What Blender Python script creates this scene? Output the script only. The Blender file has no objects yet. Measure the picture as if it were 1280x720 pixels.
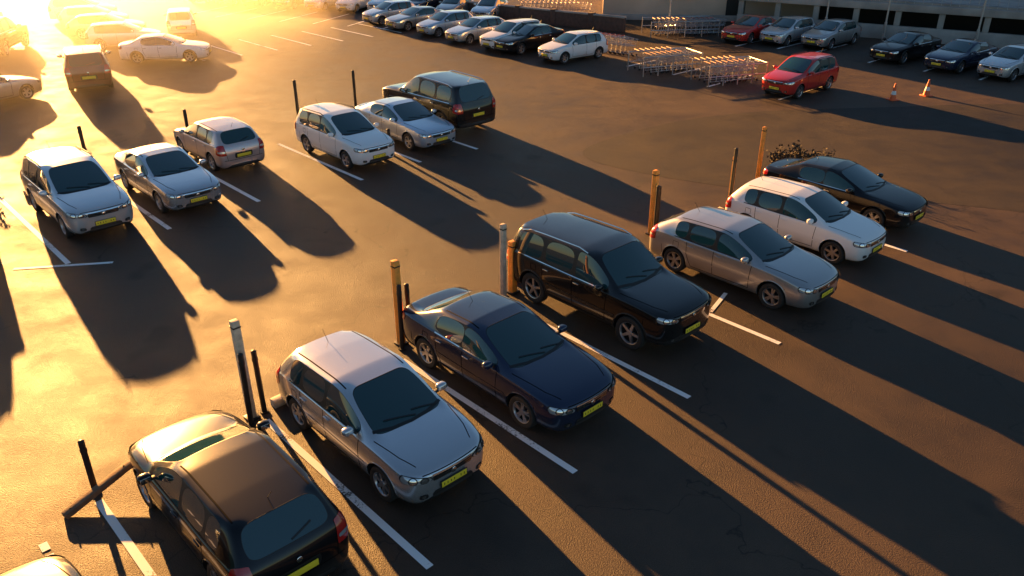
import bpy,bmesh,math,random
from mathutils import Vector,Matrix,noise
from mathutils.bvhtree import BVHTree
sc=bpy.context.scene
R_=math.radians
random.seed(7)
def mat(name,col,rough=.5,metal=0,coat=0,spec=.5,var=0,vscale=3,bump=0,bscale=40):
    m=bpy.data.materials.new(name);m.use_nodes=True;nt=m.node_tree
    b=nt.nodes['Principled BSDF']
    b.inputs['Base Color'].default_value=(*col,1);b.inputs['Roughness'].default_value=rough
    b.inputs['Metallic'].default_value=metal;b.inputs['Coat Weight'].default_value=coat;b.inputs['Coat Roughness'].default_value=.02
    b.inputs['Specular IOR Level'].default_value=spec
    if var or bump:
        tc=nt.nodes.new('ShaderNodeTexCoord')
    if var:
        n=nt.nodes.new('ShaderNodeTexNoise');n.inputs['Scale'].default_value=vscale;n.inputs['Detail'].default_value=4
        nt.links.new(tc.outputs['Object'],n.inputs['Vector'])
        r=nt.nodes.new('ShaderNodeMapRange');r.inputs[1].default_value=.3;r.inputs[2].default_value=.7;r.inputs[3].default_value=1-var;r.inputs[4].default_value=1+var
        nt.links.new(n.outputs[0],r.inputs[0])
        v=nt.nodes.new('ShaderNodeVectorMath');v.operation='SCALE';v.inputs[0].default_value=col
        nt.links.new(r.outputs[0],v.inputs['Scale']);nt.links.new(v.outputs[0],b.inputs['Base Color'])
        r2=nt.nodes.new('ShaderNodeMapRange');r2.inputs[1].default_value=.3;r2.inputs[2].default_value=.7;r2.inputs[3].default_value=max(0,rough-.08);r2.inputs[4].default_value=min(1,rough+.1)
        nt.links.new(n.outputs[0],r2.inputs[0]);nt.links.new(r2.outputs[0],b.inputs['Roughness'])
    if bump:
        n=nt.nodes.new('ShaderNodeTexNoise');n.inputs['Scale'].default_value=bscale;n.inputs['Detail'].default_value=3
        nt.links.new(tc.outputs['Object'],n.inputs['Vector'])
        bp=nt.nodes.new('ShaderNodeBump');bp.inputs['Strength'].default_value=bump;bp.inputs['Distance'].default_value=.01
        nt.links.new(n.outputs[0],bp.inputs['Height']);nt.links.new(bp.outputs[0],b.inputs['Normal'])
    return m
def paint(name,col,metal=.6,rough=.35,spec=.5,coat=1):
    # car paint: clear coat over flakes, road dust towards the sills
    m=mat(name,col,rough,metal,coat,spec)
    nt=m.node_tree;b=nt.nodes['Principled BSDF']
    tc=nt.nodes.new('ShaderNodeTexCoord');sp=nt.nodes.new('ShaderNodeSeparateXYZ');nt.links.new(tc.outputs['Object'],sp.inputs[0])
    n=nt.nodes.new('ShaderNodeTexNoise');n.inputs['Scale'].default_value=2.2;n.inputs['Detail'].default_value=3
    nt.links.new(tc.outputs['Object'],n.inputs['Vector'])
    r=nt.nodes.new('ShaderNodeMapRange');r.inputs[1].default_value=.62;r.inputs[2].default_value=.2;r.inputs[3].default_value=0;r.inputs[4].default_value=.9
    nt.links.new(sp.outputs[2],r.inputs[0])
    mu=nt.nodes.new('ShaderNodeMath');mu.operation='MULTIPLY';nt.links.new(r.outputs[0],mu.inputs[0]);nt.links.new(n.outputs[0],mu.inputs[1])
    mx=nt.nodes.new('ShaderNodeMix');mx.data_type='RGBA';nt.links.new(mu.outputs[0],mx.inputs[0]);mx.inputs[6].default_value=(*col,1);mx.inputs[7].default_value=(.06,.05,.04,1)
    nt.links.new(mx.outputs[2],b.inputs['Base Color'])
    return m
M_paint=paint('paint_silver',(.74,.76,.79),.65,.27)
M_glass=mat('car_glass',(.008,.045,.052),.02,0,1,.7)
M_trim=mat('black_trim',(.012,.012,.013),.5)
M_chrome=mat('chrome',(.75,.75,.75),.1,1)
M_lamp=mat('headlamp',(.55,.57,.60),.08,.6,1)
M_red=mat('tail_lamp',(.40,.01,.008),.15,0,1)
M_yel=mat('plate_yellow',(.85,.66,.04),.4)
M_seam=mat('panel_gap',(.004,.004,.004),.9,spec=.1)
M_dark=mat('arch_dark',(.006,.006,.006),.9)
M_tyre=mat('tyre',(.018,.018,.018),.75)
M_rim=mat('alloy',(.5,.5,.52),.3,.9)
SLOTS=[M_paint,M_glass,M_trim,M_chrome,M_lamp,M_red,M_yel,M_seam,M_dark,M_tyre,M_rim]
PAINT,GLASS,TRIM,CHROME,LAMP,RED,YEL,SEAM,DARK,TYRE,RIM=range(11)
def lerp(a,b,t):return a+(b-a)*t
def half(st):
    x,W,zb,S,T,Yr,bow=st
    drop=min(.06,.42*(T-S)); Zr=T-drop
    p7=(W-.045,S+.012);p9=(Yr,Zr)
    bul=.02*min(1,(T-S)/.5)
    P=[(0,zb),(W*.7,zb),(W-.07,zb+.01),(W-.02,lerp(zb,S,.2)),(W,lerp(zb,S,.5)),(W,lerp(zb,S,.8)),(W-.02,S-.015),p7,
       ((p7[0]+p9[0])/2+bul,(p7[1]+p9[1])/2),p9,(Yr-.075,T-.45*drop),(Yr*.5,T-.1*drop),(0,T)]
    return [(x+bow*(1-min(1,abs(y)/max(W,.01))**2),y,z) for y,z in P]
def body_mesh(name,c):
    h=c['L']/2;W=c['W'];H=c['H'];zb=c['zb'];nose=c['nose'];belt=c['belt'];Yr=W-c['tumble'];hh=c['hoodh'];cx=c['cowl'];fx=c['fx']
    rf=H-.045
    st=[]
    def add(*a):st.append(a);return len(st)-1
    add(h,W*.5,zb+.13,nose-.16,nose-.10,W*.42,.03)
    add(h-.04,W*.76,zb+.05,nose-.08,nose-.02,W*.64,.06)
    add(h-.17,W*.91,zb+.01,nose-.02,nose+.05,W*.76,.07)
    add(h-.42,W*.965,zb,lerp(nose,belt,.35),lerp(nose+.05,hh,.4),W*.82,.07)
    xm=(h-.42+cx)/2
    add(xm,W*.99,zb-.01,lerp(nose,belt,.75),lerp(nose+.05,hh,.78),W*.84,.07)
    ic=add(cx,W,zb-.01,belt-.02,hh,W-.12,.12)
    add(cx-.3*c['wd'],W,zb-.01,belt-.005,lerp(hh,rf,.33),lerp(W-.12,Yr,.4),.12)
    ir=add(cx-c['wd'],W,zb-.01,belt,rf,Yr,.07)
    SG=[ic+1];BP=[]
    cur=ir
    add(cx-c['wd']-.28,W,zb-.01,belt+.005,H-.008,Yr+.01,.0);SG.append(cur);cur+=1
    for (a,b) in c['pil']:
        if a<st[cur][0]-.06:
            add(a,W,zb-.01,belt+.015,lerp(H,c['Hr'],max(0,(0-a))/max(.1,-c['rr'])*.6),Yr+.01,0);SG.append(cur);cur+=1
        add(b,W,zb-.01,belt+.015,lerp(H,c['Hr'],max(0,(0-b))/max(.1,-c['rr'])*.6),Yr+.01,0);BP.append(cur);cur+=1
    add(c['send'],W*.995,zb-.01,belt+.03,lerp(H,c['Hr'],.75),Yr,-.0);SG.append(cur);cur+=1
    irr=add(c['rr'],W*.99,zb-.01,belt+.04,c['Hr'],Yr-.02,-.05)
    idk=add(c['rr']-c['bl'],W*.97,zb,c['beltR'],c['deck'],W-.16,-.06)
    if c.get('trunk'):
        add(-h+.2,W*.93,zb+.01,c['deck']-.09,c['deck']-.01,W*.76,-.05)
        add(-h+.06,W*.86,zb+.03,c['deck']-.16,c['deck']-.03,W*.70,-.05)
        add(-h,W*.6,zb+.12,c['deck']-.3,c['deck']-.2,W*.5,-.03)
    else:
        add(-h+.07,W*.92,zb+.01,c['deck']-.2,c['deck']-.09,W*.78,-.05)
        add(-h+.01,W*.78,zb+.05,c['deck']-.38,c['deck']-.28,W*.66,-.05)
        add(-h,W*.55,zb+.13,c['deck']-.5,c['deck']-.42,W*.45,-.02)
    TG=[ic,ic+1,irr]
    bm=bmesh.new();rows=[]
    for s in st:
        P=half(s);r=[bm.verts.new(p) for p in P]
        l=[r[0]]+[bm.verts.new((p[0],-p[1],p[2])) for p in P[1:-1]]+[r[-1]]
        rows.append((r,l))
    glass=[]
    for j in range(len(st)-1):
        for side in (0,1):
            A=rows[j][side];B=rows[j+1][side]
            for k in range(12):
                vs=[A[k],A[k+1],B[k+1],B[k]]
                if side:vs.reverse()
                f=bm.faces.new(vs);mi=PAINT
                if k in(7,8) and j in SG:mi=GLASS
                elif k in(7,8) and j in BP:mi=TRIM
                elif k in(10,11) and j in TG:mi=GLASS
                elif k<2:mi=DARK
                elif k==2 and c.get('clad'):mi=TRIM
                f.material_index=mi
                if mi==GLASS:glass.append(f)
    for ri,rev in((0,False),(len(st)-1,True)):
        r,l=rows[ri]
        for k in range(12):
            vs=[r[k],l[k],l[k+1],r[k+1]]
            vs=[v for i,v in enumerate(vs) if v not in vs[:i]]
            if len(vs)<3:continue
            if rev:vs.reverse()
            bm.faces.new(vs).material_index=PAINT if k>1 else TRIM
    res=bmesh.ops.inset_region(bm,faces=glass,thickness=.02,depth=-.004,use_even_offset=True)
    for f in res['faces']:f.material_index=TRIM
    cl=bm.edges.layers.float.new('crease_edge')
    for e in bm.edges:
        ms={f.material_index for f in e.link_faces}
        if GLASS in ms and len(ms)>1:e[cl]=.75
        elif TRIM in ms and PAINT in ms and min(v.co.z for v in e.verts)>belt-.1:e[cl]=.75
    for j in range(1,len(st)-2):
        for side in(0,1):
            for k,val in((6,.45),(9,.4 if j<ic else .15)):
                ed=bm.edges.get((rows[j][side][k],rows[j+1][side][k]))
                if ed and ed[cl]<val:ed[cl]=val
    bmesh.ops.recalc_face_normals(bm,faces=bm.faces[:])
    me=bpy.data.meshes.new(name+'_cage');bm.to_mesh(me);bm.free()
    for m in SLOTS:me.materials.append(m)
    ob=bpy.data.objects.new('tmp',me);sc.collection.objects.link(ob)
    s=ob.modifiers.new('s','SUBSURF');s.levels=3 if c.get('hi') else 2
    dg=bpy.context.evaluated_depsgraph_get();dg.update()
    e=ob.evaluated_get(dg);m1=e.to_mesh()
    bvh=BVHTree.FromPolygons([v.co.copy() for v in m1.vertices],[tuple(p.vertices) for p in m1.polygons]);e.to_mesh_clear()
    cb=bmesh.new();Ra=c['R']+.055
    for ax in(c['fx'],c['rx']):
        for sg in(1,-1):
            mt=Matrix.Translation((ax,sg*(W-.05),c['R']+.01))@Matrix.Rotation(R_(90),4,'X')
            bmesh.ops.create_cone(cb,cap_ends=True,segments=40,radius1=Ra,radius2=Ra,depth=.5,matrix=mt)
    for f in cb.faces:f.material_index=DARK
    cm=bpy.data.meshes.new('cut');cb.to_mesh(cm);cb.free()
    for m in SLOTS:cm.materials.append(m)
    co=bpy.data.objects.new('cut',cm);sc.collection.objects.link(co)
    b=ob.modifiers.new('b','BOOLEAN');b.operation='DIFFERENCE';b.object=co;b.solver='EXACT'
    dg=bpy.context.evaluated_depsgraph_get();dg.update()
    fin=bpy.data.meshes.new_from_object(ob.evaluated_get(dg))
    fin.name=name
    bpy.data.objects.remove(ob);bpy.data.objects.remove(co)
    for p in fin.polygons:p.use_smooth=True
    fin.set_sharp_from_angle(angle=R_(38))
    return fin,bvh
class Det:
    def __init__(s,bvh=None):s.v=[];s.f=[];s.m=[];s.bvh=bvh
    def ray(s,proj,a,b,off):
        k=proj[0]
        if k=='front':o=Vector((6,a,b));d=Vector((-1,0,0))
        elif k=='rear':o=Vector((-6,a,b));d=Vector((1,0,0))
        elif k=='side':o=Vector((a,4*proj[1],b));d=Vector((0,-proj[1],0))
        elif k=='top':o=Vector((a,b,5));d=Vector((0,0,-1))
        elif k=='pol':
            an=R_(a);dd=Vector((math.cos(an),math.sin(an)*proj[3],0));o=Vector((proj[1],proj[2]*proj[3],b))+dd*4;d=-dd
        h=s.bvh.ray_cast(o,d)
        if h[0] is None:return None
        n=h[1]
        if n.dot(d)>0:n=-n
        return h[0]+n*off
    def grid(s,proj,c,n,m,off,mi,rnd=0):
        idx=[]
        for i in range(n+1):
            for j in range(m+1):
                p=2*i/n-1;q=2*j/m-1
                P=lerp(p,p*math.sqrt(1-q*q/2),rnd);Q=lerp(q,q*math.sqrt(1-p*p/2),rnd)
                P=(P+1)/2;Q=(Q+1)/2
                a=lerp(lerp(c[0][0],c[1][0],P),lerp(c[3][0],c[2][0],P),Q);b=lerp(lerp(c[0][1],c[1][1],P),lerp(c[3][1],c[2][1],P),Q)
                h=s.ray(proj,a,b,off);idx.append(None if h is None else len(s.v))
                if h is not None:s.v.append(h)
        for i in range(n):
            for j in range(m):
                q=[idx[i*(m+1)+j],idx[(i+1)*(m+1)+j],idx[(i+1)*(m+1)+j+1],idx[i*(m+1)+j+1]]
                if None not in q:s.f.append(q);s.m.append(mi)
    def strip(s,proj,pts,w,off,mi,avoid=()):
        P=[]
        for i in range(len(pts)-1):
            a=Vector(pts[i]);b=Vector(pts[i+1]);n=max(1,int((b-a).length/.05))
            for k in range(n):P.append(a.lerp(b,k/n))
        P.append(Vector(pts[-1]));prev=None
        for i,p in enumerate(P):
            t=(P[min(i+1,len(P)-1)]-P[max(i-1,0)]).normalized();nn=Vector((-t.y,t.x))*w/2
            bad=any((p-Vector(a[:2])).length<a[2] for a in avoid)
            h1=s.ray(proj,p.x+nn.x,p.y+nn.y,off);h2=s.ray(proj,p.x-nn.x,p.y-nn.y,off)
            if bad or h1 is None or h2 is None:prev=None;continue
            s.v+= [h1,h2];cur=(len(s.v)-2,len(s.v)-1)
            if prev:s.f.append([prev[0],cur[0],cur[1],prev[1]]);s.m.append(mi)
            prev=cur
    def bm(s,fn,mi):
        b=bmesh.new();fn(b);base=len(s.v)
        b.verts.index_update()
        for v in b.verts:s.v.append(v.co.copy())
        for f in b.faces:s.f.append([base+v.index for v in f.verts]);s.m.append(mi)
        b.free()
    def box(s,c,sz,mi,bev=.008,rot=None):
        def fn(b):
            bmesh.ops.create_cube(b,size=1)
            for v in b.verts:v.co=Vector((v.co.x*sz[0],v.co.y*sz[1],v.co.z*sz[2]))
            if bev:bmesh.ops.bevel(b,geom=b.edges[:],offset=bev,segments=2,affect='EDGES',profile=.5)
            if rot:
                bmesh.ops.transform(b,matrix=rot,verts=b.verts)
            for v in b.verts:v.co+=Vector(c)
        s.bm(fn,mi)
    def ell(s,c,sz,mi,e=.75):
        def fn(b):
            bmesh.ops.create_uvsphere(b,u_segments=16,v_segments=10,radius=1)
            for v in b.verts:
                q=[math.copysign(abs(t)**e,t) for t in v.co]
                v.co=Vector((q[0]*sz[0]+c[0],q[1]*sz[1]+c[1],q[2]*sz[2]+c[2]))
        s.bm(fn,mi)
    def tube(s,pts,r,mi,n=6,r2=None):
        base=len(s.v);pts=[Vector(p) for p in pts];N=len(pts)
        for i,p in enumerate(pts):
            t=(pts[min(i+1,N-1)]-pts[max(i-1,0)]).normalized()
            up=Vector((0,0,1)) if abs(t.z)<.9 else Vector((1,0,0))
            a=t.cross(up).normalized();b=t.cross(a)
            rr=r if r2 is None else lerp(r,r2,i/(N-1))
            for k in range(n):
                an=2*math.pi*k/n;s.v.append(p+a*math.cos(an)*rr+b*math.sin(an)*rr)
        for i in range(N-1):
            for k in range(n):
                s.f.append([base+i*n+k,base+i*n+(k+1)%n,base+(i+1)*n+(k+1)%n,base+(i+1)*n+k]);s.m.append(mi)
        s.f.append([base+k for k in range(n)]);s.m.append(mi);s.f.append([base+(N-1)*n+k for k in range(n)]);s.m.append(mi)
    def mesh(s,name,slots=None,ang=40):
        me=bpy.data.meshes.new(name);me.from_pydata([tuple(v) for v in s.v],[],s.f)
        for m in (slots or SLOTS):me.materials.append(m)
        me.polygons.foreach_set('material_index',s.m)
        me.update()
        b=bmesh.new();b.from_mesh(me);bmesh.ops.recalc_face_normals(b,faces=b.faces[:]);b.to_mesh(me);b.free()
        for p in me.polygons:p.use_smooth=True
        me.set_sharp_from_angle(angle=R_(ang))
        return me
def details(name,c,bvh):
    d=Det(bvh);h=c['L']/2;W=c['W'];nose=c['nose'];zb=c['zb'];belt=c['belt'];deck=c['deck'];cx=c['cowl'];Ra=c['R']+.06
    av=[(c['fx'],c['R']+.01,Ra),(c['rx'],c['R']+.01,Ra)]
    for sg in(1,-1):
        P=('pol',h-.55,W-.5,sg)
        z0=nose-.17;z1=nose-.03
        d.grid(P,[(3,z0+.02),(58,z0+.06),(60,z1+.06),(2,z1-.03)],14,4,.008,TRIM,.45)
        d.grid(P,[(5,z0+.028),(56,z0+.068),(57,z1+.05),(4,z1-.04)],14,4,.014,LAMP,.5)
        d.grid(P,[(9,z0+.035),(25,z0+.035),(25,z1-.01),(9,z1-.02)],6,4,.018,TRIM,1)
        d.grid(P,[(11,z0+.045),(23,z0+.045),(23,z1-.02),(11,z1-.03)],6,4,.024,CHROME,1)
        d.grid(P,[(28,z0+.045),(43,z0+.055),(43,z1+.02),(28,z1+.01)],6,4,.018,TRIM,1)
        d.grid(P,[(30,z0+.055),(41,z0+.065),(41,z1+.01),(30,z1)],6,4,.024,CHROME,1)
        d.grid(('front',),[(sg*W*.55,zb+.12),(sg*W*.72,zb+.13),(sg*W*.72,zb+.22),(sg*W*.55,zb+.20)],5,3,.008,TRIM,.6)
        d.grid(('front',),[(sg*W*.60,zb+.135),(sg*W*.68,zb+.14),(sg*W*.68,zb+.2),(sg*W*.60,zb+.195)],4,3,.014,CHROME,1)
        P=('pol',-h+.5,W-.5,sg)
        zt=(deck-.10) if c.get('trunk') else deck-.04
        zl=zt-.17 if c.get('trunk') else zt-.34
        if c.get('trunk'):d.grid(P,[(172,zl),(118,zl+.02),(116,zt),(174,zt)],12,4,.01,RED,.3);d.grid(P,[(170,zl+.05),(150,zl+.05),(150,zl+.09),(170,zl+.09)],5,2,.014,LAMP,.4)
        else:
            d.grid(P,[(158,zl),(112,zl+.04),(118,zt),(148,zt+.03)],12,6,.01,RED,.4);d.grid(P,[(152,zl+.1),(125,zl+.11),(125,zl+.17),(152,zl+.16)],5,2,.014,LAMP,.4)
        S=('side',sg)
        zt=belt;zbot=zb+.13
        fr=cx-.18
        B=(c['pil'][0][0]+c['pil'][0][1])/2
        re=c['rx']+.36 if len(c['pil'])<2 else (c['pil'][1][0]+c['pil'][1][1])/2+.02
        d.strip(S,[(fr,belt-.03),(fr-.03,.6),(fr-.03,zbot),(B+.02,zbot),(B,.6),(B,belt)],.014,.003,SEAM,av)
        d.strip(S,[(B+.02,zbot),(c['rx']+.5,zbot),(re-.03+.05,.62),(re,belt)],.014,.003,SEAM,av)
        d.strip(S,[(h-.62,zb+.1),(h-.58,nose-.12)],.012,.003,SEAM,av);d.strip(S,[(-h+.52,zb+.1),(-h+.5,nose-.1)],.012,.003,SEAM,av)
        if sg<0:d.strip(S,[(c['rx']-.05,belt-.22),(c['rx']+.11,belt-.22),(c['rx']+.11,belt-.08),(c['rx']-.05,belt-.08),(c['rx']-.05,belt-.22)],.01,.003,SEAM)
        zr=lerp(zb,belt,.45)
        d.strip(S,[(c['fx']-.42,zr),(c['rx']+.44,zr+.02)],.035,.008,TRIM if c.get('clad') else PAINT,av)
        for hx in(B+.13,re+.12):
            q=d.ray(S,hx,belt-.1,.02)
            if q:d.box(q,(.17,.025,.028),CHROME if c.get('chr') else PAINT,.008)
        mx=cx-.32
        d.ell((mx,sg*(W+.075),belt+.10),(.075,.105,.07),PAINT)
        d.box((mx,sg*(W-.02),belt+.05),(.07,.12,.035),TRIM,.01)
        d.box((mx-.073,sg*(W+.08),belt+.10),(.006,.15,.09),CHROME,.002)
        for ax in(c['fx'],c['rx']):
            rr=c['R']+.05;pts=[]
            for k in range(25):
                an=R_(-12+204*k/24);x=ax+(rr+.012)*math.cos(an);z=c['R']+.01+(rr+.012)*math.sin(an)
                if z<zb+.03:continue
                q=d.ray(S,x,z,-.006)
                if q and abs(q.y)>W*.8:pts.append(q)
            if len(pts)>3:d.tube(pts,.02 if c.get('clad') else .014,TRIM if c.get('clad') else PAINT,8)
        d.strip(S,[(cx-.28,belt+.012),(c['send']+.02,belt+.035)],.02,.006,CHROME if c.get('chr') else TRIM)
        d.strip(('top',),[(h-.22,sg*W*.62),(h-.5,sg*W*.74),(cx+.1,sg*(W-.13))],.014,.003,SEAM)
        if c.get('rail'):
            q=[d.ray(('top',),x,sg*(W-c['tumble']-.03),.045) for x in [lerp(cx-c['wd']-.2,c['rr']+.15,t/8) for t in range(9)]]
            q[0]-=Vector((0,0,.045));q[-1]-=Vector((0,0,.045));d.tube(q,.016,CHROME if c.get('chr') else TRIM,8)
        else:
            d.strip(('top',),[(cx-c['wd']-.03,sg*(W-c['tumble']-.085)),(c['rr']+.1,sg*(W-c['tumble']-.1))],.022,.003,SEAM)
    wy=W-.3
    x0=cx+.07
    d.strip(('top',),[(x0-.02,.12),(x0-.16,-.42)],.022,.014,TRIM)
    d.strip(('top',),[(x0-.06,wy),(x0-.12,.1)],.022,.014,TRIM)
    d.strip(('top',),[(cx-.03,-(W-.2)),(cx+.07,-.35),(cx+.105,0),(cx+.07,.35),(cx-.03,W-.2)],.05,.004,TRIM)
    gw=W*.44
    d.strip(('front',),[(-W*.62,nose-.02),(W*.62,nose-.02)],.012,.004,SEAM)
    d.grid(('front',),[(-gw,nose-.17),(gw,nose-.17),(gw*1.02,nose-.06),(-gw*1.02,nose-.06)],12,3,.006,TRIM,.15)
    for k in range(c.get('bars',3)):
        z=nose-.16+.095*(k+.5)/c.get('bars',3)
        d.strip(('front',),[(-gw*.95,z),(gw*.95,z)],.012,.014,CHROME)
    d.strip(('front',),[(-gw,nose-.055),(gw,nose-.055)],.018,.012,CHROME)
    q=d.ray(('front',),0,nose-.11,.02)
    if q:d.ell(q,(.015,.05,.05),CHROME,1)
    d.grid(('front',),[(-W*.48,zb+.1),(W*.48,zb+.1),(W*.44,zb+.2),(-W*.44,zb+.2)],12,3,.006,TRIM,.3)
    d.strip(('front',),[(-W*.46,zb+.15),(W*.46,zb+.15)],.012,.012,DARK)
    q=d.ray(('front',),0,zb+.265,.02);d.box((q.x+.005,0,zb+.265),(.02,.52,.12),TRIM,.004);d.box((q.x+.014,0,zb+.265),(.012,.5,.105),YEL,.003)
    for k in range(7):
        if k==4:continue
        d.box((q.x+.0205,-.2+k*.066,zb+.265),(.002,.014,.045),TRIM,0)
    pz=zb+.36 if c.get('trunk') else zb+.42
    q=d.ray(('rear',),0,pz,.02)
    d.grid(('rear',),[(-.32,pz-.09),(.32,pz-.09),(.32,pz+.1),(-.32,pz+.1)],6,3,.004,TRIM,.2)
    d.box((q.x-.008,0,pz),(.012,.5,.105),YEL,.003)
    q=d.ray(('rear',),0,pz+.19,.02)
    if q:d.ell(q,(.012,.045,.045),CHROME,1)
    d.grid(('rear',),[(-W*.6,zb+.05),(W*.6,zb+.05),(W*.6,zb+.13),(-W*.6,zb+.13)],8,2,.006,TRIM,.3)
    if c.get('trunk'):
        dx=c['rr']-c['bl']
        for sg in(1,-1):d.strip(('top',),[(dx-.08,sg*W*.76),(-h+.12,sg*W*.66)],.012,.003,SEAM)
    else:
        d.strip(('rear',),[(0,deck+.03),(-.33,deck+.1)],.02,.012,TRIM)
        for sg in(1,-1):d.strip(('rear',),[(sg*W*.66,zb+.3),(sg*W*.72,deck-.1)],.012,.004,SEAM)
    d.strip(('rear',),[(-W*.8,zb+.29),(W*.8,zb+.29)],.014,.003,SEAM)
    q=d.ray(('top',),c['rr']+.2,0,0);d.tube([q,q+Vector((-.16,0,.2))],.005,TRIM,5)
    return d.mesh(name)
def wheel_mesh(name,R,spokes=5,twin=False):
    bm=bmesh.new();w=.105;ri=R*.67
    prof=[(ri-.02,-w*.7),(ri,-w*.85),(R*.85,-w),(R-.02,-w*.92),(R,-w*.6),(R,w*.6),(R-.02,w*.92),(R*.85,w),(ri,w*.85),(ri-.012,w*.8),(ri-.03,w*.45),(ri-.035,-w*.2),(.02,-w*.2)]
    n=40;rings=[]
    for r,y in prof:rings.append([bm.verts.new((r*math.cos(2*math.pi*k/n),y,r*math.sin(2*math.pi*k/n))) for k in range(n)])
    for i in range(len(prof)-1):
        for k in range(n):
            f=bm.faces.new([rings[i][k],rings[i][(k+1)%n],rings[i+1][(k+1)%n],rings[i+1][k]])
            f.material_index=TYRE if i<8 else (RIM if i<10 else DARK)
    for s in range(spokes*(2 if twin else 1)):
        if twin: an=2*math.pi*(s//2)/spokes+(.16 if s%2 else -.16)
        else: an=2*math.pi*s/spokes
        ww=.022 if twin else .036
        ca,sa=math.cos(an),math.sin(an)
        vs=[]
        for (r,hw) in((.03,ww),(ri-.015,ww*.75)):
            yy=w*.62 if r<.1 else w*.7
            for (t,y) in((-hw,yy),(hw,yy),(hw,yy-.05),(-hw,yy-.05)):
                vs.append(bm.verts.new((r*ca-t*sa,y,r*sa+t*ca)))
        for q in((0,1,5,4),(1,2,6,5),(2,3,7,6),(3,0,4,7)):
            bm.faces.new([vs[i] for i in q]).material_index=RIM
    rr,y0,y1=.06,.03,w*.72
    a=[bm.verts.new((rr*math.cos(2*math.pi*k/16),y1,rr*math.sin(2*math.pi*k/16))) for k in range(16)]
    b=[bm.verts.new((rr*1.1*math.cos(2*math.pi*k/16),y0,rr*1.1*math.sin(2*math.pi*k/16))) for k in range(16)]
    bm.faces.new(a).material_index=RIM
    for k in range(16):bm.faces.new([a[k],a[(k+1)%16],b[(k+1)%16],b[k]]).material_index=RIM
    bmesh.ops.recalc_face_normals(bm,faces=bm.faces[:])
    me=bpy.data.meshes.new(name);bm.to_mesh(me);bm.free()
    for m in SLOTS:me.materials.append(m)
    for p in me.polygons:p.use_smooth=True
    me.set_sharp_from_angle(angle=R_(40))
    return me
TYPES={
'hatch':dict(L=4.15,W=.87,H=1.47,zb=.2,fx=1.30,rx=-1.27,R=.315,nose=.76,belt=.93,beltR=.93,tumble=.21,hoodh=1.0,cowl=.95,wd=.85,rr=-1.60,Hr=1.40,bl=.33,deck=1.03,pil=[(-.25,-.32),(-1.02,-1.08)],send=-1.44,bars=2,hi=1),
'sedan':dict(L=4.65,W=.90,H=1.43,zb=.2,fx=1.42,rx=-1.35,R=.325,nose=.74,belt=.92,beltR=.95,tumble=.22,hoodh=.97,cowl=.98,wd=.95,rr=-1.08,Hr=1.36,bl=.68,deck=1.04,pil=[(-.15,-.22)],send=-1.04,trunk=1,bars=3,chr=1,hi=1),
'suv':dict(L=4.85,W=.96,H=1.80,zb=.3,fx=1.50,rx=-1.42,R=.385,nose=1.0,belt=1.12,beltR=1.12,tumble=.2,hoodh=1.19,cowl=1.02,wd=.72,rr=-2.08,Hr=1.74,bl=.24,deck=1.2,pil=[(-.12,-.2),(-1.08,-1.16)],send=-1.95,bars=4,chr=1,rail=1,clad=1,hi=1),
'mpv':dict(L=4.3,W=.88,H=1.62,zb=.22,fx=1.33,rx=-1.3,R=.32,nose=.84,belt=1.0,beltR=1.0,tumble=.19,hoodh=1.08,cowl=1.0,wd=.95,rr=-1.80,Hr=1.55,bl=.26,deck=1.1,pil=[(-.2,-.27),(-1.05,-1.12)],send=-1.68,bars=2,rail=1),
'wagon':dict(L=4.5,W=.88,H=1.46,zb=.2,fx=1.37,rx=-1.35,R=.32,nose=.75,belt=.93,beltR=.96,tumble=.21,hoodh=.99,cowl=.98,wd=.9,rr=-1.50,Hr=1.38,bl=.55,deck=1.05,pil=[(-.2,-.27),(-1.0,-1.06)],send=-1.42,bars=2,hi=1),
}
BUILT={}
for k,c in TYPES.items():
    me,bvh=body_mesh(k+'_body',c);dm=details(k+'_details',c,bvh)
    BUILT[k]=(me,dm,wheel_mesh(k+'_wheel',c['R'],5 if k!='hatch' else 6,k in('sedan','wagon')))
NAMES={'hatch':'hatchback_car','sedan':'sedan_car','suv':'suv_car','mpv':'minivan_car','wagon':'estate_car'}
def car(kind,loc,head,pm,scale=1,name=None):
    c=TYPES[kind];me,dm,wm=BUILT[kind]
    e=bpy.data.objects.new(name or NAMES[kind],None);sc.collection.objects.link(e);e.location=(loc[0],loc[1],.002);e.rotation_euler=(0,0,head);e.scale=(scale,)*3
    for nm,m in(('body',me),('fittings',dm)):
        o=bpy.data.objects.new(nm,m);sc.collection.objects.link(o);o.parent=e
        o.material_slots[0].link='OBJECT';o.material_slots[0].material=pm
    for i,(ax,sg) in enumerate([(c['fx'],1),(c['fx'],-1),(c['rx'],1),(c['rx'],-1)]):
        o=bpy.data.objects.new('wheel_%d'%(i+1),wm);sc.collection.objects.link(o);o.parent=e
        o.location=(ax,sg*(c['W']-.125),c['R']);o.rotation_euler=(0,random.random()*6,0)
        if sg<0:o.rotation_euler=(0,random.random()*6,math.pi)
    return e
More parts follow.
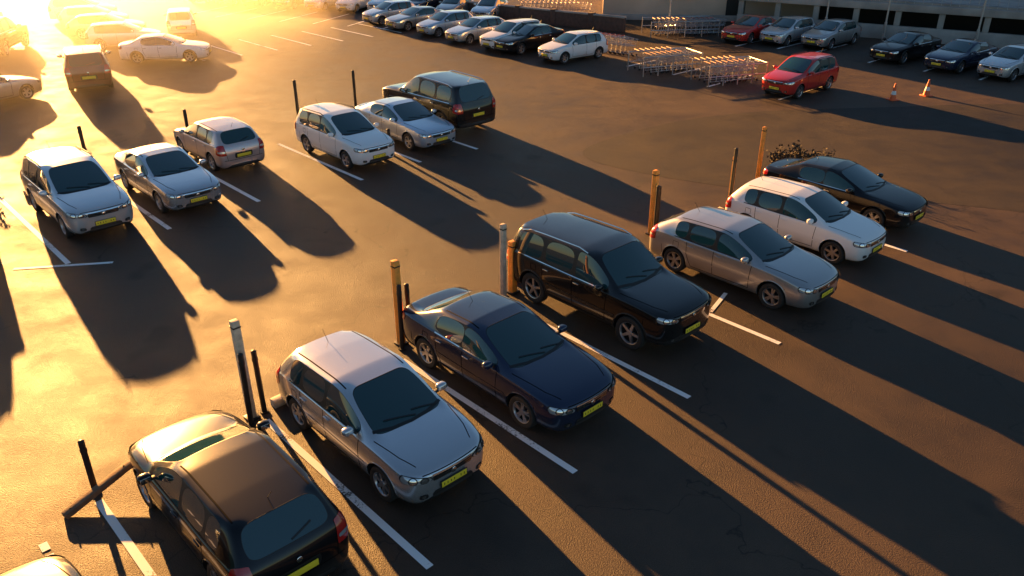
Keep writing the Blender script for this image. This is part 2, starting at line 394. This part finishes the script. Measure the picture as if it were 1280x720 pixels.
# ---- parking-lot frame: origin at the end of a bay line, rv along the row, dv along the bays
rv=Vector((.730,.683));dv=Vector((.683,-.730));O=Vector((-1.2,8.73))
HD=math.atan2(dv.y,dv.x);HR=math.atan2(rv.y,rv.x)
def P(s,t):return O+rv*s+dv*t
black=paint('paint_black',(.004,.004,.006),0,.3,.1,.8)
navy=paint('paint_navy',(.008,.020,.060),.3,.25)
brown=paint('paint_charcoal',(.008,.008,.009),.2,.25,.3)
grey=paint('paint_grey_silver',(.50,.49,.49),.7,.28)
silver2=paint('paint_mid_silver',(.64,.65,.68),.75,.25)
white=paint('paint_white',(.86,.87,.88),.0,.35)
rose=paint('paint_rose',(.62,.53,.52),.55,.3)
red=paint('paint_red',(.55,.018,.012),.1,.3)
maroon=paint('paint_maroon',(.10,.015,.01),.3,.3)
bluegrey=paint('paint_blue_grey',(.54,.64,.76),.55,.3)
silver=M_paint
# front row
car('hatch',P(-1.66,-2.8),HD+math.pi,black,1.02)
car('hatch',P(-4.75,-1.15),HD+math.pi,black)
car('hatch',P(1.18,-3.0),HD,silver2,1.02)
car('sedan',P(4.2,-3.0),HD,navy,1.02)
car('suv',P(7.84,-3.5),HD,brown,1.0)
car('wagon',P(11.6,-2.3),HD,grey,1.02)
car('hatch',P(14.95,-2.45),HD,white,1.0)
car('sedan',P(18.0,-2.9),HD,black)
# back row
car('mpv',P(.95,-18.1),HD,silver,1.06)
car('sedan',P(3.65,-18.2),HD,silver2)
car('hatch',P(6.5,-20.7),HD+math.pi,rose)
car('mpv',P(10.0,-17.8),HD,white)
car('sedan',P(12.9,-18.15),HD,bluegrey)
car('suv',P(15.4,-19.3),HD+math.pi,brown,1.1)
car('suv',P(-2.4,-19.4),HD,black)
# upper left
car('mpv',(-20.9,40.4),R_(117),maroon,1.14)
car('sedan',(-19.2,46),R_(8),white)
car('hatch',(-23.2,50),R_(15),silver);car('wagon',(-25.8,53.5),R_(12),grey);car('hatch',(-28.2,57),R_(12),silver);car('mpv',(-30.6,60.5),R_(12),white)
car('suv',(-30.0,48.5),R_(100),brown,1.1);car('sedan',(-23.6,36.2),R_(60),grey)
car('mpv',(-21.6,55),R_(110),silver);car('suv',(-35,55),R_(100),black)
# distant rows
pal=[silver,black,grey,white,maroon,navy,bluegrey,silver]
kinds=['hatch','sedan','mpv','wagon','hatch','suv','sedan','hatch']
for i in range(10):
    car(kinds[(i*3)%8],(-25+i*2.6,70.5-i*1.0),R_(250)+random.uniform(-.03,.03),pal[(i*5+2)%8],.95)
for i in range(5):
    car(['hatch','sedan','hatch','wagon','mpv'][i],(-8.6+i*2.15,59.6-i*2.45),HR+math.pi,[silver,grey,bluegrey,silver,white][i],.95)
car('sedan',(1.0,49.2),HR+math.pi,black);car('hatch',(3.4,46.4),HR+math.pi-.1,white,.98)
car('sedan',(15.0,52.6),R_(225),red);car('hatch',(17.0,51.6),R_(222),silver);car('wagon',(19.3,50.6),R_(222),grey)
car('mpv',(13.6,38.6),R_(222),red)
car('sedan',(22.0,46.4),R_(215),black);car('sedan',(23.9,44.0),R_(215),navy);car('hatch',(25.6,42.0),R_(212),silver);car('wagon',(28.6,39.5),R_(212),grey)
# ---------- ground
def ground_mat(name,base,rk):
    m=bpy.data.materials.new(name);m.use_nodes=True;nt=m.node_tree;b=nt.nodes['Principled BSDF'];L=nt.links
    tc=nt.nodes.new('ShaderNodeTexCoord')
    def nz(sc_,det=3,rough=.5):
        n=nt.nodes.new('ShaderNodeTexNoise');n.inputs['Scale'].default_value=sc_;n.inputs['Detail'].default_value=det;n.inputs['Roughness'].default_value=rough
        L.new(tc.outputs['Object'],n.inputs['Vector']);return n.outputs[0]
    def mr(i,a,b_,c,d):
        r=nt.nodes.new('ShaderNodeMapRange');r.inputs[1].default_value=a;r.inputs[2].default_value=b_;r.inputs[3].default_value=c;r.inputs[4].default_value=d;L.new(i,r.inputs[0]);return r.outputs[0]
    def ma(op,a,b_):
        n=nt.nodes.new('ShaderNodeMath');n.operation=op
        for i,x in enumerate((a,b_)):
            if isinstance(x,(int,float)):n.inputs[i].default_value=x
            else:L.new(x,n.inputs[i])
        return n.outputs[0]
    big=nz(.12,4);mid=nz(.9,4,.6);fine=nz(42,2);grain=nz(95,1)
    k=ma('MULTIPLY',mr(big,.35,.65,.65,1.35),ma('MULTIPLY',mr(mid,.3,.7,.75,1.25),mr(grain,.3,.7,.3,1.9)))
    vo=nt.nodes.new('ShaderNodeTexVoronoi');vo.feature='DISTANCE_TO_EDGE';vo.inputs['Scale'].default_value=.16
    ds=nt.nodes.new('ShaderNodeVectorMath');ds.operation='ADD';nn=nt.nodes.new('ShaderNodeTexNoise');nn.inputs['Scale'].default_value=.8;nn.inputs['Detail'].default_value=4
    L.new(tc.outputs['Object'],nn.inputs['Vector']);L.new(tc.outputs['Object'],ds.inputs[0])
    sv=nt.nodes.new('ShaderNodeVectorMath');sv.operation='SCALE';sv.inputs['Scale'].default_value=2.5;L.new(nn.outputs['Color'],sv.inputs[0]);L.new(sv.outputs[0],ds.inputs[1]);L.new(ds.outputs[0],vo.inputs['Vector'])
    crack=mr(vo.outputs[0],.0,.004,.35,1)
    oil=mr(nz(.55,2),.64,.72,1,.6)
    k=ma('MULTIPLY',k,ma('MULTIPLY',crack,oil))
    v=nt.nodes.new('ShaderNodeVectorMath');v.operation='SCALE';v.inputs[0].default_value=base;L.new(k,v.inputs['Scale']);L.new(v.outputs[0],b.inputs['Base Color'])
    L.new(ma('MULTIPLY',mr(mid,.3,.7,.54*rk,.68*rk),mr(big,.35,.65,.92,1.08)),b.inputs['Roughness'])
    b.inputs['Specular IOR Level'].default_value=.27
    h=ma('ADD',ma('MULTIPLY',fine,1.0),ma('MULTIPLY',grain,.8))
    bp=nt.nodes.new('ShaderNodeBump');bp.inputs['Strength'].default_value=1;bp.inputs['Distance'].default_value=.013;L.new(h,bp.inputs['Height']);L.new(bp.outputs[0],b.inputs['Normal'])
    return m
def obj(name,me,loc=(0,0,0),rz=0,parent=None):
    o=bpy.data.objects.new(name,me);sc.collection.objects.link(o);o.location=loc;o.rotation_euler=(0,0,rz)
    if parent:o.parent=parent
    return o
g=Det();g.v=[(-400,-400,0),(400,-400,0),(400,400,0),(-400,400,0)];g.f=[(0,1,2,3)];g.m=[0]
M_asph=ground_mat('asphalt',(.054,.036,.026),1)
M_asph2=ground_mat('new_asphalt',(.028,.022,.019),1.15)
obj('ground',g.mesh('ground',[M_asph]))
def smooth(pts,n=8):
    out=[];N=len(pts)
    for i in range(N):
        p0,p1,p2,p3=[Vector(pts[(i+k-1)%N]) for k in range(4)]
        for j in range(n):
            t=j/n;out.append(.5*((2*p1)+(p2-p0)*t+(2*p0-5*p1+4*p2-p3)*t*t+(3*p1-p0-3*p2+p3)*t**3))
    return out
g=Det();pp=smooth([(2.6,28.5),(5.5,32.2),(10,34.6),(16,35.5),(24,36),(34,33),(36,26),(22,21.5),(13.5,23.6),(7,25.2)])
g.v=[(p.x,p.y,.004) for p in pp];g.f=[tuple(range(len(pp)))];g.m=[0]
obj('tarmac_patch',g.mesh('patches',[M_asph2]))
def line_mat():
    m=mat('road_paint',(.85,.85,.85),.6);nt=m.node_tree;b=nt.nodes['Principled BSDF']
    tc=nt.nodes.new('ShaderNodeTexCoord');n=nt.nodes.new('ShaderNodeTexNoise');n.inputs['Scale'].default_value=22;n.inputs['Detail'].default_value=6;n.inputs['Roughness'].default_value=.7
    L=nt.links;L.new(tc.outputs['Object'],n.inputs['Vector'])
    n2=nt.nodes.new('ShaderNodeTexNoise');n2.inputs['Scale'].default_value=1.3;L.new(tc.outputs['Object'],n2.inputs['Vector'])
    a=nt.nodes.new('ShaderNodeMath');a.operation='ADD';L.new(n.outputs[0],a.inputs[0]);L.new(n2.outputs[0],a.inputs[1])
    r=nt.nodes.new('ShaderNodeMapRange');r.inputs[1].default_value=1.12;r.inputs[2].default_value=1.26;L.new(a.outputs[0],r.inputs[0])
    mx=nt.nodes.new('ShaderNodeMix');mx.data_type='RGBA';L.new(r.outputs[0],mx.inputs[0]);mx.inputs[6].default_value=(.85,.85,.85,1);mx.inputs[7].default_value=(.06,.05,.045,1);L.new(mx.outputs[2],b.inputs['Base Color'])
    return m
ld=Det()
def line(a,b,w=.1):
    a=Vector(a);b=Vector(b);t=(b-a).normalized();n=Vector((-t.y,t.x))*w/2;k=len(ld.v)
    ld.v+=[(*(a+n),.008),(*(b+n),.008),(*(b-n),.008),(*(a-n),.008)];ld.f.append((k,k+1,k+2,k+3));ld.m.append(0)
for s,t0,t1 in((-3.05,-4.8,.6),(0,-4.95,0),(3.12,-4.95,0),(6.37,-5,0),(9.5,-5,.12),(16.4,-5,-.1),(12.7,-5,-1.4)):line(P(s,t0),P(s,t1),.13)
line(P(9.62,-1.75),P(10.7,-2.05),.1)
for i in range(14):line(P(-4.0+.0*i,-4.4+i*.32),P(-4.0,-4.4+i*.32+.2),.12)
for s,t0,t1 in((-.45,-21.5,-14.8),(2.45,-20.5,-15.3),(5.4,-20.5,-15.6),(8.9,-20.8,-15.1),(11.5,-20.8,-15.3),(14,-20.8,-15.1),(-3.4,-21,-15)):line(P(s,t0),P(s,t1),.14)
line((-12.9,18.9),(-10.5,19.3),.12)
for (x,y) in((9.5,39.5),(12.2,36.9),(17.2,47.8),(19.6,45.3),(21.6,43.0),(23.5,41),(6.2,44.3),(8.3,42.2),(13.5,50.2),(15.8,49.4)):
    line((x,y),(x+3.3,y+3.1),.14)
for i in range(9):
    a=Vector((-20.5,49.5))+rv*2.8*i*.8;line(a,a+dv*5,.14)
for i in range(9):
    a=Vector((-22.6+i*2.6,67.4-i*1.0));line(a,a+Vector((-1.7,-4.7)),.14)
obj('parking_bay_lines',ld.mesh('lines',[line_mat()]))
# ---------- posts
M_wood=mat('orange_timber',(.85,.33,.05),.55,var=.2,vscale=9,bump=.4,bscale=30)
M_woodg=mat('grey_timber',(.60,.48,.36),.7,var=.25,vscale=9,bump=.4,bscale=30)
M_iron=mat('black_iron',(.02,.02,.022),.45,.3,var=.3,vscale=6)
def post(name,loc,h,r,m,square=False,lean=0):
    d=Det()
    if square:
        d.box((0,0,h/2),(r*2,r*2,h),0,.012)
        d.box((0,0,h-.12),(r*2+.012,r*2+.012,.03),1,.003)
        d.box((0,0,.02),(r*3.4,r*3.4,.04),1,.006)
    else:
        d.tube([(0,0,0),(0,0,h-.06),(0,0,h-.02),(0,0,h)],r,0,14)
        d.tube([(0,0,h-.2),(0,0,h-.12)],r*1.12,1,14)
        d.ell((0,0,h),(r*1.02,r*1.02,r*.6),0,1);d.tube([(0,0,0),(0,0,.03)],r*1.7,0,14)
    o=obj(name,d.mesh(name,[m,M_iron if m is not M_iron else M_trim]),(loc[0],loc[1],0),HD);o.rotation_euler=(lean,lean*.6,HD)
def grp(s,t,wh,m=M_wood,sq=True):
    post('timber_post',P(s,t),wh,.07,m,sq,.015)
    post('bollard',P(s-.12,t+.2),1.5,.05,M_iron,False,-.02)
    post('bollard',P(s+.26,t-.02),1.35,.05,M_iron,False,.02)
post('bollard',P(-3.0,-5.1),1.0,.05,M_iron)
grp(-.15,-5.2,2.1,M_woodg)
grp(3.5,-5.5,2.0)
post('timber_post',P(6.6,-5.6),1.9,.06,M_woodg,True);post('timber_post',P(6.95,-5.65),1.35,.08,M_wood,True)
grp(12.3,-5.6,1.9)
post('bollard',P(15.6,-5.2),1.9,.05,M_iron);post('timber_post',P(18.3,-5.9),1.9,.055,M_wood,True)
post('timber_post',P(15.75,-5.3),1.6,.05,M_wood,True)
for s,t,h in((2.2,-21.0,1.9),(6.0,-21.9,1.6),(10.2,-21.4,2.1),(13.6,-22.6,1.8),(-.9,-21.6,1.4),(11.3,-16.9,.9)):
    post('bollard',P(s,t),h,.06,M_iron)
def beam(a,b,w=.18,h=.16,za=.0,zb=.0,m=M_woodg,name='timber_wheel_stop'):
    a=Vector((a[0],a[1],za+h/2));b=Vector((b[0],b[1],zb+h/2));L=(b-a).length
    d=Det();d.box((0,0,0),(L,w,h),0,.015)
    for k in(-1,1):d.tube([(k*L*.4,0,-h/2+.0),(k*L*.4,0,h/2+.02)],.015,1,8)
    o=obj(name,d.mesh(name,[m,M_iron]));o.location=(a+b)/2;o.rotation_euler=(b-a).to_track_quat('X','Z').to_euler()
M_old=mat('old_timber',(.20,.12,.07),.8,var=.3,vscale=9,bump=.5,bscale=30)
beam(P(.3,-5.25),P(2.4,-5.3));beam(P(3.85,-5.55),P(5.9,-5.5));beam(P(7.3,-6.1),P(9.2,-6.1));beam((-6.4,10.8),(-7.05,9.75),.14,.1,.2,.0,M_old)
beam(P(13.2,-5.2),P(15.2,-5.2));beam(P(.2,-21.2),P(2.0,-21.2));beam(P(10.6,-21),P(12.4,-21))
# ---------- shrub / brushwood
M_twig=mat('brushwood',(.05,.04,.025),.9,var=.4,vscale=4)
def shrub(loc,w,h,n=90,seed=1):
    rnd=random.Random(seed);d=Det()
    for i in range(n):
        a=rnd.uniform(0,6.28);r=rnd.uniform(0,.42)*w;p=Vector((r*math.cos(a),r*math.sin(a)*.7,0));pts=[p.copy()]
        dr=Vector((math.cos(a)*rnd.uniform(.1,.5),math.sin(a)*rnd.uniform(.1,.5),rnd.uniform(.5,1)));
        ln=rnd.uniform(.5,1)*(1-.5*r/w)
        for k in range(4):
            dr=dr+Vector((rnd.uniform(-.3,.3),rnd.uniform(-.3,.3),rnd.uniform(-.3,.1)));p=p+Vector((dr.x*w*.1,dr.y*w*.1,dr.z*h*.33))*ln;p.z=max(p.z,.02);pts.append(p.copy())
        d.tube(pts,.014,0,4,.005)
        for k in range(26):
            q=pts[rnd.randint(1,4)]+Vector((rnd.uniform(-.13,.13),rnd.uniform(-.13,.13),rnd.uniform(-.1,.1)));b=len(d.v)
            e1=Vector((rnd.uniform(-1,1),rnd.uniform(-1,1),rnd.uniform(-1,1))).normalized()*.06;e2=e1.cross(Vector((rnd.uniform(-1,1),rnd.uniform(-1,1),1))).normalized()*.035
            d.v+=[q-e1,q+e2,q+e1,q-e2];d.f.append((b,b+1,b+2,b+3));d.m.append(0)
    obj('shrub',d.mesh('shrub',[M_twig]),(loc[0],loc[1],0))
shrub((9.9,26.9),2.2,.9,110,3);shrub(P(2.0,-22.2),1.5,.8,60,4);shrub(P(-1.0,-22.3),1.6,.8,60,5)
# ---------- shopping trolleys
M_wire=mat('galvanised_wire',(.55,.55,.56),.3,.9)
M_plast=mat('trolley_plastic',(.35,.05,.03),.5)
def cart(d,ox):
    def p(x,y,z):return (x+ox,y,z)
    r=.009
    top=[(-.42,-.27,1.0),(.45,-.22,.92),(.45,.22,.92),(-.42,.27,1.0)];bot=[(-.32,-.2,.52),(.36,-.17,.58),(.36,.17,.58),(-.32,.2,.52)]
    for q in(top,bot):
        d.tube([p(*v) for v in q+[q[0]]],r,0,4)
    for e in range(4):
        a0,a1=Vector(top[e]),Vector(top[(e+1)%4]);b0,b1=Vector(bot[e]),Vector(bot[(e+1)%4])
        for k in range(6):
            t=k/6;u=a0.lerp(a1,t);v=b0.lerp(b1,t);d.tube([p(*u),p(*v)],.005,0,3)
        for t in(.33,.66):
            u=a0.lerp(b0,t);v=a1.lerp(b1,t);d.tube([p(*u),p(*v)],.005,0,3)
    for k in range(5):
        t=(k+.5)/5;u=Vector(bot[0]).lerp(Vector(bot[3]),t);v=Vector(bot[1]).lerp(Vector(bot[2]),t);d.tube([p(*u),p(*v)],.005,0,3)
    for s in(-1,1):
        d.tube([p(-.5,s*.25,1.04),p(-.34,s*.22,.5),p(-.4,s*.26,.14)],.013,0,5);d.tube([p(-.4,s*.26,.14),p(.42,s*.18,.14),p(.36,s*.17,.56)],.013,0,5)
        for x,y in((-.4,.26),(.42,.18)):
            d.tube([p(x,s*y-.012,.06),p(x,s*y+.012,.06)],.06,2,10)
            d.tube([p(x,s*y,.06),p(x,s*y,.15)],.012,0,4)
    d.tube([p(-.5,-.27,1.04),p(-.5,.27,1.04)],.018,1,6)
dd=Det()
for i in range(7):cart(dd,i*.32)
crow=dd.mesh('cart_row',[M_wire,M_plast,M_tyre])
for x,y,a in((7.0,43.6,20),(7.4,42.6,25),(9.7,41.2,15),(10.0,40.3,20),(1.0,63,0),(3.2,62.6,0),(1.2,61.9,0),(3.4,61.5,5),(5.2,48.6,-40),(9.6,54.2,10),(11.5,54.2,10)):
    obj('shopping_trolley_row',crow,(x,y,0),R_(a))
M_galv=mat('galvanised_steel',(.45,.45,.46),.4,.8,var=.15)
def bay(loc,a,L=4,W=1.7):
    d=Det()
    for s in(-1,1):
        for z in(.45,.95):d.tube([(-L/2,s*W/2,z),(L/2,s*W/2,z)],.03,0,8)
        for k in range(5):
            x=-L/2+L*k/4;d.tube([(x,s*W/2,0),(x,s*W/2,1.0)],.03,0,8)
    d.tube([(L/2,-W/2,.95),(L/2,W/2,.95)],.03,0,8)
    obj('trolley_bay_rail',d.mesh('bay',[M_galv]),(*loc,0),R_(a))
bay((8.0,43.1),20,3.4);bay((10.8,40.8),18,3.2);bay((10.9,54.4),8,4.5,2)
M_or=mat('cone_orange',(.75,.12,.03),.45);M_wh=mat('reflective_white',(.75,.75,.75),.4)
def cone(loc):
    d=Det();d.box((0,0,.02),(.4,.4,.04),0,.008)
    pr=[(.15,.04),(.115,.25),(.085,.42),(.03,.75)]
    for i in range(3):
        d.tube([(0,0,pr[i][1]),(0,0,pr[i+1][1])],pr[i][0],1 if i==1 else 0,18,pr[i+1][0])
    obj('traffic_cone',d.mesh('cone',[M_or,M_wh]),(*loc,0),.3)
cone((17.4,36.9));cone((19.3,37.7))
# ---------- background walls & buildings
M_conc=mat('concrete',(.34,.32,.30),.8,var=.25,vscale=.8,bump=.2,bscale=12)
M_beige=mat('beige_render',(.55,.43,.34),.85,var=.15,vscale=.5)
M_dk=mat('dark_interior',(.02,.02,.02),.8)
M_win=mat('window_glass',(.02,.025,.03),.06,0,0,.8)
def seg(a,b):
    a=Vector(a);b=Vector(b);return (a+b)/2,(b-a).length,math.atan2((b-a).y,(b-a).x)
c0,L0,A0=seg((-30,82),(7.4,55.2))
d=Det();d.box((0,0,.45),(L0,.3,.9),0,.02);d.box((0,0,.94),(L0+.02,.42,.09),1,.02)
for i in range(int(L0/3)):d.box((-L0/2+1.5+i*3,0,.52),(.4,.44,1.03),0,.02)
M_brk=mat('dark_brick',(.09,.055,.045),.85,var=.3,vscale=5,bump=.3)
obj('boundary_wall',d.mesh('bw',[M_brk,M_conc]),(c0.x,c0.y,0),A0)
e=bpy.data.objects.new('retail_building',None);sc.collection.objects.link(e);e.location=(14.6,66.0,0);e.rotation_euler=(0,0,R_(-6))
d=Det();d.box((0,0,4),(15,12,8),0,.03);d.box((0,0,8.15),(15.5,12.5,.35),0,.03);obj('walls',d.mesh('w',[M_beige]),parent=e)
d=Det()
for i in range(4):
    x=-5.6+i*3.7
    if i==2:d.box((x,-6.0,1.1),(1.3,.1,2.2),1,.01)
    else:d.box((x,-6.0,2.2),(1.9,.1,1.3),0,.01);d.box((x,-6.06,1.5),(2.1,.14,.1),2,.01)
for i in range(4):d.box((-5.6+i*3.7,-6.0,5.4),(1.9,.1,1.4),0,.01)
d.box((0,-6.03,.2),(15.02,.1,.4),2,.01)
obj('windows_and_door',d.mesh('wd',[M_win,M_dk,M_conc]),parent=e)
c1,L1,A1=seg((15.3,57.5),(58,32.3))
e=bpy.data.objects.new('parking_deck_building',None);sc.collection.objects.link(e);e.location=(c1.x,c1.y,0);e.rotation_euler=(0,0,A1)
d=Det()
d.box((0,.15,.42),(L1,.3,.84),0,.02)
d.box((0,.1,1.95),(L1,.5,.42),0,.02)
n=int(L1/2.4)
for i in range(n+1):d.box((-L1/2+.2+i*(L1-.4)/n,.16,1.29),(.34,.3,.9),0,.015)
d.box((0,7,2.17),(L1,13.4,.2),0,.01)
obj('walls',d.mesh('pd',[M_conc]),parent=e)
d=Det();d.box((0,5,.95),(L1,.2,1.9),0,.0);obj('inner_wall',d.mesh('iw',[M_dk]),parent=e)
d=Det()
for i in range(int(L1/.5)):d.tube([(-L1/2+.3+i*.5,.1,2.2),(-L1/2+.3+i*.5,.1,3.2)],.02,0,5)
for z in(2.35,3.2):d.tube([(-L1/2,.1,z),(L1/2,.1,z)],.03,0,6)
obj('railing',d.mesh('rl',[M_galv]),parent=e)
d=Det();d.box((0,10,4.2),(L1,.4,4),0,.02);obj('upper_wall',d.mesh('uw',[M_beige]),parent=e)
def column(loc,h=8):
    d=Det();d.tube([(0,0,0),(0,0,1.1)],.09,0,12);d.tube([(0,0,1.1),(0,0,h)],.06,0,12,.045);d.tube([(0,0,h),(.3,0,h+.15),(1.2,0,h+.2)],.035,0,8);d.box((1.4,0,h+.2),(.6,.22,.1),0,.02)
    obj('street_lamp',d.mesh('lamp',[M_galv]),(*loc,0),R_(200))
for q in((23.2,52.2),(27.5,49.4),(20.2,54.2),(10.5,56.2)):column(q)
# ---------- sun-lit haze hanging over the far left of the lot
def haze(loc,rad,dens,g=.72):
    bm=bmesh.new();bmesh.ops.create_icosphere(bm,subdivisions=4,radius=1)
    for v in bm.verts:v.co=Vector((v.co.x*rad[0],v.co.y*rad[1],v.co.z*rad[2]))
    me=bpy.data.meshes.new('haze');bm.to_mesh(me);bm.free()
    m=bpy.data.materials.new('haze');m.use_nodes=True;nt=m.node_tree;nt.nodes.remove(nt.nodes['Principled BSDF'])
    v=nt.nodes.new('ShaderNodeVolumeScatter');v.inputs['Color'].default_value=(1,.86,.66,1);v.inputs['Density'].default_value=dens;v.inputs['Anisotropy'].default_value=g
    nt.links.new(v.outputs[0],nt.nodes['Material Output'].inputs['Volume']);me.materials.append(m)
    obj('haze',me,loc)
haze((-36,64,0),(25,26,9),.013)
haze((-29,47,0),(19,20,7.5),.0055)
# ---------- light
AZ=R_(-34);EL=R_(9)
w=bpy.data.worlds.new('World');sc.world=w;w.use_nodes=True
nt=w.node_tree;sk=nt.nodes.new('ShaderNodeTexSky');sk.sky_type='NISHITA';sk.sun_disc=False;sk.sun_elevation=EL;sk.sun_rotation=AZ;sk.dust_density=.2;sk.ozone_density=2.2
nt.links.new(sk.outputs[0],nt.nodes['Background'].inputs[0]);nt.nodes['Background'].inputs[1].default_value=.15
l=bpy.data.lights.new('Sun','SUN');l.energy=29;l.angle=R_(.5);l.color=(1,.46,.12);lo=bpy.data.objects.new('Sun',l);sc.collection.objects.link(lo)
lo.rotation_euler=Vector((-math.sin(AZ)*math.cos(EL),-math.cos(AZ)*math.cos(EL),-math.sin(EL))).to_track_quat('-Z','Y').to_euler()
cm=bpy.data.cameras.new('Camera');cm.lens=36*1011/1280;cm.clip_end=1500;co=bpy.data.objects.new('Camera',cm);sc.collection.objects.link(co);sc.camera=co
co.location=(0,0,9);co.rotation_euler=(R_(90-26.8),0,0)
sc.view_settings.view_transform='Standard';sc.view_settings.look='None';sc.view_settings.exposure=0
